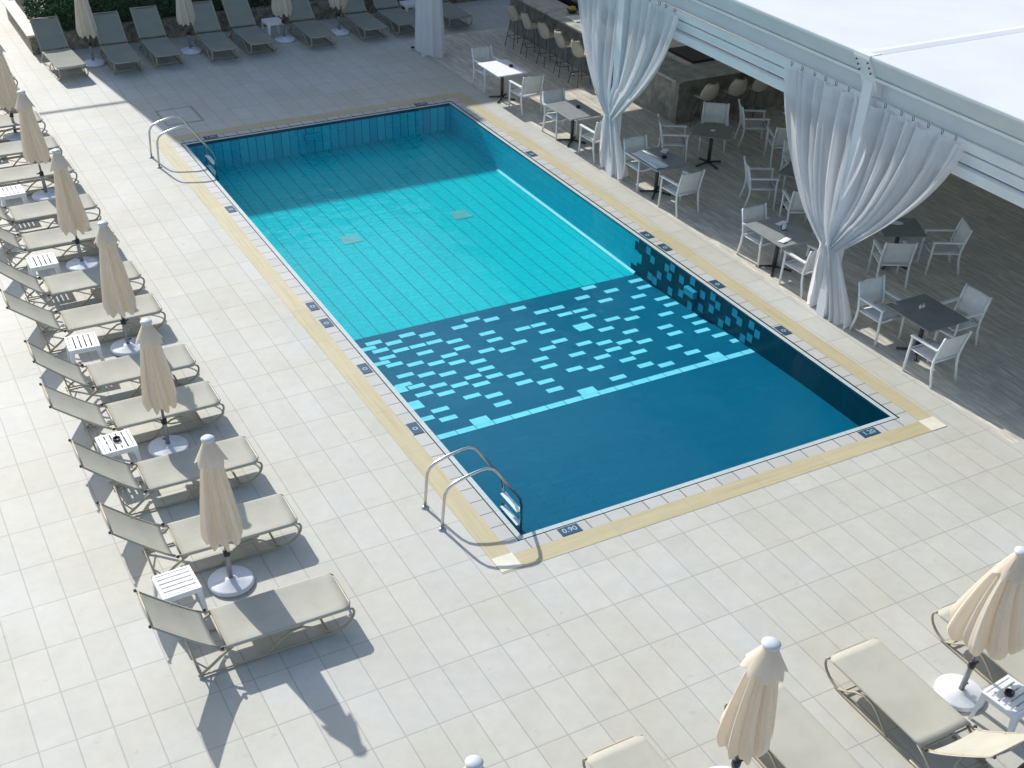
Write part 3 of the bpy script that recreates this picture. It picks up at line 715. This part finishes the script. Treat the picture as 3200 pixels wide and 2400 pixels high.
ap2 = thing('bar_screen', 'black panel lying on the inner bar counter', 'panel', (11.85, 13.2, 1.115))
MB().box(-.3, -.55, 0, .3, .55, .05, bev=.01).build('panel', 'black', ap2); MB().box(-.33, -.58, -.004, .33, .58, .012, bev=.003).build('edge', 'darkmetal', ap2)
paper('bar_sun_patch', 10.9, 16.95, 1.113, .40, .62, 0, 'pale sheet as a sun patch on the bar counter beside the middle curtain', 'cloth', .006)  # pale sheet stands in for a sun patch on the countertop
yb = thing('fruit_bowl', 'bowl of yellow fruit on the bar counter by the curtain', 'fruit bowl', (11.08, 17.52, 1.11))
MB().lathe([(.07, 0), (.14, .06), (.15, .08), (.13, .075), (.06, .02)], 18).build('bowl', 'darkmetal', yb)
for k in range(5):
    a = k * 1.256; MB().lathe([(.004, -.05), (.035, -.035), (.046, 0), (.035, .035), (.004, .05)], 12, c=(.06 * math.cos(a), .06 * math.sin(a), .11)).build('lemon', 'yellowthing', yb)
def make_stool():
    r = thing('bar_stool', '', 'stool')          # faces +Y
    g_ = []
    for i in range(19):
        t_ = i / 18; row = []
        if t_ < .45: u = t_ / .45; y = .24 - .40 * u; z = .70 + .03 * (1 - u) ** 2
        else:
            u = (t_ - .45) / .55; y = -.16 - .16 * math.sin(u * 1.2); z = .70 + .40 * u ** 1.25
        hw = .25 * math.sqrt(max(.02, 1 - ((t_ - .5) / .53) ** 4))
        for j in range(13):
            v = -1 + j / 6
            row.append((v * hw, y + (.13 * abs(v) ** 2.2 * min(1, max(0, t_ - .35) * 3)), z + .10 * abs(v) ** 2.6 * (1 - min(1, abs(t_ - .42) * 2))))
        g_.append(row)
    MB().sheet(g_, .012).build('shell', 'shell', r)
    for sx in (-1, 1):
        for sy in (-1, 1):
            MB().tube([(sx * .10, sy * .10 - .02, .70), (sx * .21, sy * .21 - .02, 0)], .011, 8).build('leg', 'stoolleg', r)
    MB().tube([(.17, .15, .26), (.17, -.19, .26), (-.17, -.19, .26), (-.17, .15, .26)], .009, 6, closed=True).build('footrest', 'stoolleg', r)
    return r
pst = maker(make_stool)
for i, y in enumerate((18.87, 18.02, 17.12, 16.25, 15.45)):
    pst((10.16, y, 0), -PI / 2 + rnd.uniform(-.2, .2), 'beige shell bar stool, %s along the pool side of the bar' % ('farthest', 'second farthest', 'middle', 'fourth', 'nearest')[i], 'beige shell stools along the bar')
for i, x in enumerate((11.15, 11.96, 12.62)):
    pst((x, 11.52, 0), rnd.uniform(-.25, .1), 'beige shell bar stool under the roof edge, %s of three on the near bar side' % ('left', 'middle', 'right')[i], 'beige shell stools on the near side of the bar')

# ------------------------------------------------------------------ pergola
pg = thing('pergola', 'white pergola with flat white roof, slatted fascia and posts', 'pergola', (0, 0, 0))
Y0, Y1, XP = -7.0, 19.9, 7.85
XL, ZL = 7.42, 4.452                   # front lip of the roof, pushed out to move its shade edge
def prism_x(j):
    return MB().add([(XL + .14, j - .13, ZL + .012), (17, j - .13, ZL - .018), (17, j, ZL - .002), (XL + .14, j, ZL + .028), (17, j + .13, ZL - .018), (XL + .14, j + .13, ZL + .012),
                     (XL + .14, j - .13, ZL - .05), (17, j - .13, ZL - .08), (17, j + .13, ZL - .08), (XL + .14, j + .13, ZL - .05)],
                    [[0, 1, 2, 3], [3, 2, 4, 5], [0, 6, 7, 1], [5, 4, 8, 9], [0, 3, 5, 9, 6], [6, 9, 8, 7]])
posts = [-4.2, 3.05, 10.05, 19.45]
joints = [-4.2, 3.0, 10.05, 17.0]
for a, b in zip([Y0] + [j + .13 for j in joints], [j - .13 for j in joints] + [Y1]):
    rp = MB(); rp.add([(XL + .012, a, ZL + .01), (17, a, ZL - .02), (17, b, ZL - .02), (XL + .012, b, ZL + .01), (XL + .012, a, ZL - .05), (17, a, ZL - .09), (17, b, ZL - .09), (XL + .012, b, ZL - .05)],
                      [[0, 1, 2, 3], [7, 6, 5, 4], [0, 4, 5, 1], [1, 5, 6, 2], [2, 6, 7, 3], [3, 7, 4, 0]])
    rp.build('roof_panel', 'roofwhite', pg)
for j in joints:
    prism_x(j).build('roof_joint', 'roofwhite', pg)
def prism(mb, prof_, ya, yb):
    n = len(prof_); vs = [(x, ya, z) for x, z in prof_] + [(x, yb, z) for x, z in prof_]
    fs = [[i, (i + 1) % n, n + (i + 1) % n, n + i] for i in range(n)] + [list(range(n))[::-1], [n + i for i in range(n)]]
    mb.add(vs, fs); return mb
prism(MB(), [(XL, ZL + .004), (XL, ZL - .03), (7.64, 4.10), (7.80, 4.06), (7.80, 4.36), (XL + .012, ZL + .008)], Y0, Y1).build('gutter', 'beamgrey', pg)  # roof edge beam slanted out to the made-up lip to shape its shade
prism(MB(), [(7.60, 4.128), (7.60, 4.085), (7.66, 4.05), (7.80, 4.05), (7.80, 4.06), (7.65, 4.10)], Y0, Y1).build('drip_trim', 'wpaint', pg)
prism(MB(), [(7.80, 4.05), (7.80, 3.77), (7.92, 3.77), (7.92, 4.05)], Y0, Y1).build('fascia_beam', 'beamgrey', pg)
prism(MB(), [(7.92, 3.79), (7.79, 3.765), (7.775, 3.745), (7.80, 3.60), (7.92, 3.60)], Y0, Y1).build('fascia_slat', 'wpaint', pg)
for z0, z1, x_ in ((3.40, 3.585, 7.835), (3.19, 3.375, 7.825)):
    prism(MB(), [(x_ + .06, z1), (x_ - .02, z1 - .02), (x_ + .03, z0 + .03), (x_ + .03, z0), (x_ + .06, z0 + .01), (x_ + .06, z1)], Y0, Y1).build('fascia_slat', 'wpaint', pg)
for k in range(14):
    y = Y0 + .8 + k * 2.0
    MB().box(7.90, y - .03, 3.2, 7.94, y + .03, 3.6).build('slat_bracket', 'beamgrey', pg)
for y in posts:
    p_ = MB(); p_.box(7.64, y - .105, 0, 7.80, y + .105, 4.02, bev=.008); p_ = p_.build('post', 'wpaint', pg)
    h_ = prism(MB(), [(XL - .02, ZL + .012), (XL - .02, ZL - .05), (7.60, 4.10), (7.66, 3.99), (7.74, 3.80), (7.80, 3.80), (7.80, 4.36), (XL + .2, ZL + .02)], y - .17, y + .17).build('post_head', 'wpaint', p_)
    bl = MB()
    for s_ in (-1, 1):
        for k in range(3):
            f_ = .2 + k * .28
            x = XL + (7.60 - XL) * f_ - .03; z = ZL - .05 + (4.10 - ZL + .05) * f_
            bl.lathe([(.014, -.012), (.016, .006), (.008, .014)], 10, c=(x, y + s_ * .125, z + .008))
    bl.build('bolt', 'ring', p_)
MB().tube([(7.70, Y0, 3.80), (7.70, Y1, 3.80)], .012, 8).build('curtain_rod', 'steel', pg)
for y in (16.9,):
    MB().box(16.6, y - .1, 0, 16.8, y + .1, 4.3).build('back_post', 'wpaint', pg)
wl = thing('added_shade_wall', 'unseen wall added behind the terrace to darken it under the pergola', 'wall', (17.2, 6, 0))  # added out of view to darken the terrace
MB().box(0, -14, 0, .3, 14.5, 4.2).build('wall', 'facade', wl)

# ------------------------------------------------------------------ curtains
def curtain(ya, yb, yw, ybot0, ybot1, label, folds=13, seed=1, ztop=3.72, zw=1.28, ww=.42):
    q = random.Random(seed)
    r = thing('curtain', label, 'curtain', (0, 0, 0), 0, 'white curtains tied to the pergola posts')
    yp = yw; tw = (ztop - zw) / (ztop - .03)
    halves = ((ya, yp + .10, yw + ww * .5, yw - .06, ybot0, ybot0 + (ybot1 - ybot0) * .62), (yp - .10, yb, yw + .08, yw - ww * .5, ybot0 + (ybot1 - ybot0) * .40, ybot1))
    for hi, (t0, t1, w0, w1, b0, b1) in enumerate(halves):
        fo = folds // 2 + 1; n = fo * 14; rows = 54; g_ = []
        ph = [q.uniform(-.5, .5) for _ in range(fo + 4)]; am = [q.uniform(.55, 1.35) for _ in range(fo + 4)]
        for i in range(rows):
            t_ = i / (rows - 1); z = ztop + (.03 - ztop) * t_; row = []
            for k in range(n + 1):
                u = k / n
                ytop = t0 + (t1 - t0) * u; ywst = w0 + (w1 - w0) * u; ybt = b0 + (b1 - b0) * u
                inner = 1 - u if hi == 1 else u                       # 1 next to the post
                if t_ <= tw:
                    s_ = t_ / tw; p_ = 1.9 + 1.5 * inner
                    y = ytop + (ywst - ytop) * ((.30 - .2 * inner) * s_ + (.70 + .2 * inner) * s_ ** p_)
                else:
                    s_ = (t_ - tw) / (1 - tw); y = ywst + (ybt - ywst) * min(1, s_ * 1.15) ** .8
                fx = u * fo + .30 * math.sin(u * 9.1 + seed) + .18 * math.sin(u * 23 + 2 * seed) + .22 * math.sin(2.2 * t_ + u * 5 + seed)
                j_ = int(max(0, fx)); A_ = am[j_] * (1 - (fx - j_)) + am[j_ + 1] * (fx - j_)
                if t_ <= tw: amp = (.05 + .045 * math.sin(PI * min(1, t_ / tw))) * A_
                else: amp = (.03 + .075 * s_) * A_
                c_ = math.sin(2 * PI * fx + ph[j_] * .3); c_ = math.copysign(abs(c_) ** .75, c_)
                front = math.exp(-((t_ - tw) / .30) ** 2) * .17
                x = 7.72 + .12 * max(0, (t_ - .55) / .45) - front * (1 if hi == 0 else .8) - (.035 if hi == 1 and t_ > tw * .75 else 0) + amp * c_ + .02 * math.sin(2 * PI * fx * 2.3 + 5 * t_)
                zz = z - (.035 * abs(math.sin(PI * u * fo)) if i == 0 else 0) + (.06 * math.sin(fx * 2.1 + seed) * ((t_ - .88) / .12) if t_ > .88 else 0)
                row.append((x, y, zz))
            g_.append(row)
        MB().sheet(g_, 0).build('drape', 'sheer', r)
    m_ = folds + 3
    for k in range(m_):
        y = ya + (yb - ya) * (k + .5 + q.uniform(-.2, .2)) / m_
        if abs(y - yp) < .16: continue
        MB().tube([(7.70 + .020 * math.cos(a * PI / 5), y + .006 * math.sin(a * 2.0), 3.765 + .040 * math.sin(a * PI / 5)) for a in range(10)], .006, 6, closed=True).build('curtain_ring', 'ring', r)
    return r
curtain(5.05, 1.0, 3.07, 3.48, 2.44, 'tall white curtain gathered at the near pergola post, in front of the nearest tables', 11, 4)
curtain(12.05, 8.15, 10.05, 10.62, 9.58, 'tall white curtain gathered in the middle, its top left cut by the frame', 11, 9)
# third, hanging closed
q = random.Random(5); r3 = thing('curtain', 'white drape hanging closed like a column beyond the far right pool corner', 'curtain', (0, 0, 0), 0, 'white curtains tied to the pergola posts')
g_ = []
for i in range(30):
    t_ = i / 29; z = 3.72 + (.03 - 3.72) * t_; row = []
    for k in range(121):
        a = 2 * PI * k / 120; rad = .24 + .17 * t_ + .035 * math.sin(9 * a + .8 * math.sin(2 * a) + t_) * (.4 + t_)
        row.append((7.78 + rad * .8 * math.cos(a), 19.35 + rad * 1.35 * math.sin(a), z + (.04 * math.sin(5 * a) if i == 29 else 0)))
    g_.append(row)
MB().sheet(g_, 0).build('drape', 'sheer', r3)
MB().lathe([(.05, 0), (.05, .03), (.02, .04)], 12, c=(7.44, 19.72, .06)).build('hem_weight', 'black', r3)

# ------------------------------------------------------------------ far end: planter, hedge, hotel
pw = thing('planter_wall', 'low rough stone planter wall behind the far loungers', 'planter', (0, 0, 0))
a = MB(); a.box(-1.78, 23.40, 0, 14, 23.62, .44); a.box(-1.78, 23.622, 0, -1.56, 26.9, .44); a.build('wall', 'planter', pw)
MB().box(-1.50, 23.385, .44, 14.02, 23.65, .475, bev=.008).build('front_coping', 'planter', pw)
a = MB(); a.box(-1.83, 23.36, .44, -1.503, 26.9, .49, bev=.008); a.build('coping', 'sunlit_cap', pw)
MB().box(-1.56, 23.62, 0, 14, 26.9, .36).build('soil', 'soil', pw)
hd = thing('hedge', 'dense dark green hedge growing in the planter', 'hedge', (0, 0, 0))
lf = MB(); q = random.Random(21)
for k in range(15000):
    x = -1.50 + (q.random() ** 1.5) * 13.5
    fr_y = q.random() ** 1.7
    y = 23.56 + fr_y * 1.65 + .12 * math.sin(x * 2.3)
    hmax = 1.35 + .18 * math.sin(x * 1.7) + .12 * math.sin(x * 4.1 + 1)
    if x < -.6: hmax *= .45 + .55 * (x + 1.55) / .95
    z = .40 + (hmax - .2) * q.random() ** .75
    n_ = Vector((q.gauss(0, .6), q.gauss(-.5, .6), q.gauss(.6, .5))).normalized(); u_ = n_.orthogonal().normalized()
    u_ = (Matrix.Rotation(q.uniform(0, 6.28), 3, n_) @ u_); v_ = n_.cross(u_); L_ = q.uniform(.035, .07); w2 = L_ * .5
    c_ = Vector((x, y, z))
    lf.add([c_ - u_ * L_, c_ - v_ * w2 + n_ * .008, c_ + u_ * L_, c_ + v_ * w2 + n_ * .008], [[0, 1, 2, 3]])
lf.build('foliage', 'leaf', hd)
st_ = MB()
for k in range(26):
    x = -1.3 + k * .5; st_.tube([(x, 24.3, .3), (x + q.uniform(-.1, .1), 24.3, .8), (x + q.uniform(-.2, .2), 24.2, 1.3)], [.03, .022, .01], 6)
st_.build('stems', 'stem', hd)
YB, XB = 27.4, -1.42
HB = (YB - 14.10) / math.cos(AZ) * math.tan(EL); HB2 = (YB - 15.12) / math.cos(AZ) * math.tan(EL)
xs = 6.72 - (YB - 14.6) * math.tan(AZ)
hb = thing('hotel_building', 'sand coloured hotel building at the far end, its corner at the top left', 'building', (0, 0, 0))
a = MB(); a.box(XB, YB, 0, xs, YB + 14, HB); a.box(xs, YB + .003, 0, 34, YB + 14, HB2); a.build('wall', 'facade', hb)
for fl in (0, 1):
    for k in range(9):
        x = .4 + k * 3.4; z = 1.0 + fl * 3.2
        f_ = MB()
        for b4 in ((x - .75, z - .05, x - .67, z + 1.75), (x + .67, z - .05, x + .75, z + 1.75), (x - .67, z + 1.67, x + .67, z + 1.75), (x - .67, z - .05, x + .67, z + .03)):
            f_.box(b4[0], YB - .03, b4[1], b4[2], YB + .02, b4[3])
        f_ = f_.build('window', 'wpaint', hb)
        MB().box(x - .67, YB - .012, z + .03, x + .67, YB + .01, z + 1.67).build('pane', 'glass', f_)
zz = (YB - 18.33) / math.cos(AZ) * math.tan(EL)
MB().box(XB - 7, YB + .5, zz - .03, XB, YB + .56, zz + .03).build('awning_bar', 'pole', hb)
MB().tube([(XB - .05, 27.9, 1.5), (XB - .16, 27.9, 1.5)], .05, 10).build('wall_lamp', 'black', hb)

# black bag cut by the frame corner
bg_ = thing('bag', 'black rounded bag cut off by the bottom right corner', 'bag', (2.62, -6.35, 0))
MB().lathe([(.16, 0), (.23, .05), (.25, .25), (.20, .42), (.10, .50), (.03, .51)], 20).build('body', 'black', bg_)
MB().tube([(-.14, 0, .40), (-.12, 0, .58), (0, 0, .64), (.12, 0, .58), (.14, 0, .40)], .014, 8).build('handle', 'black', bg_)
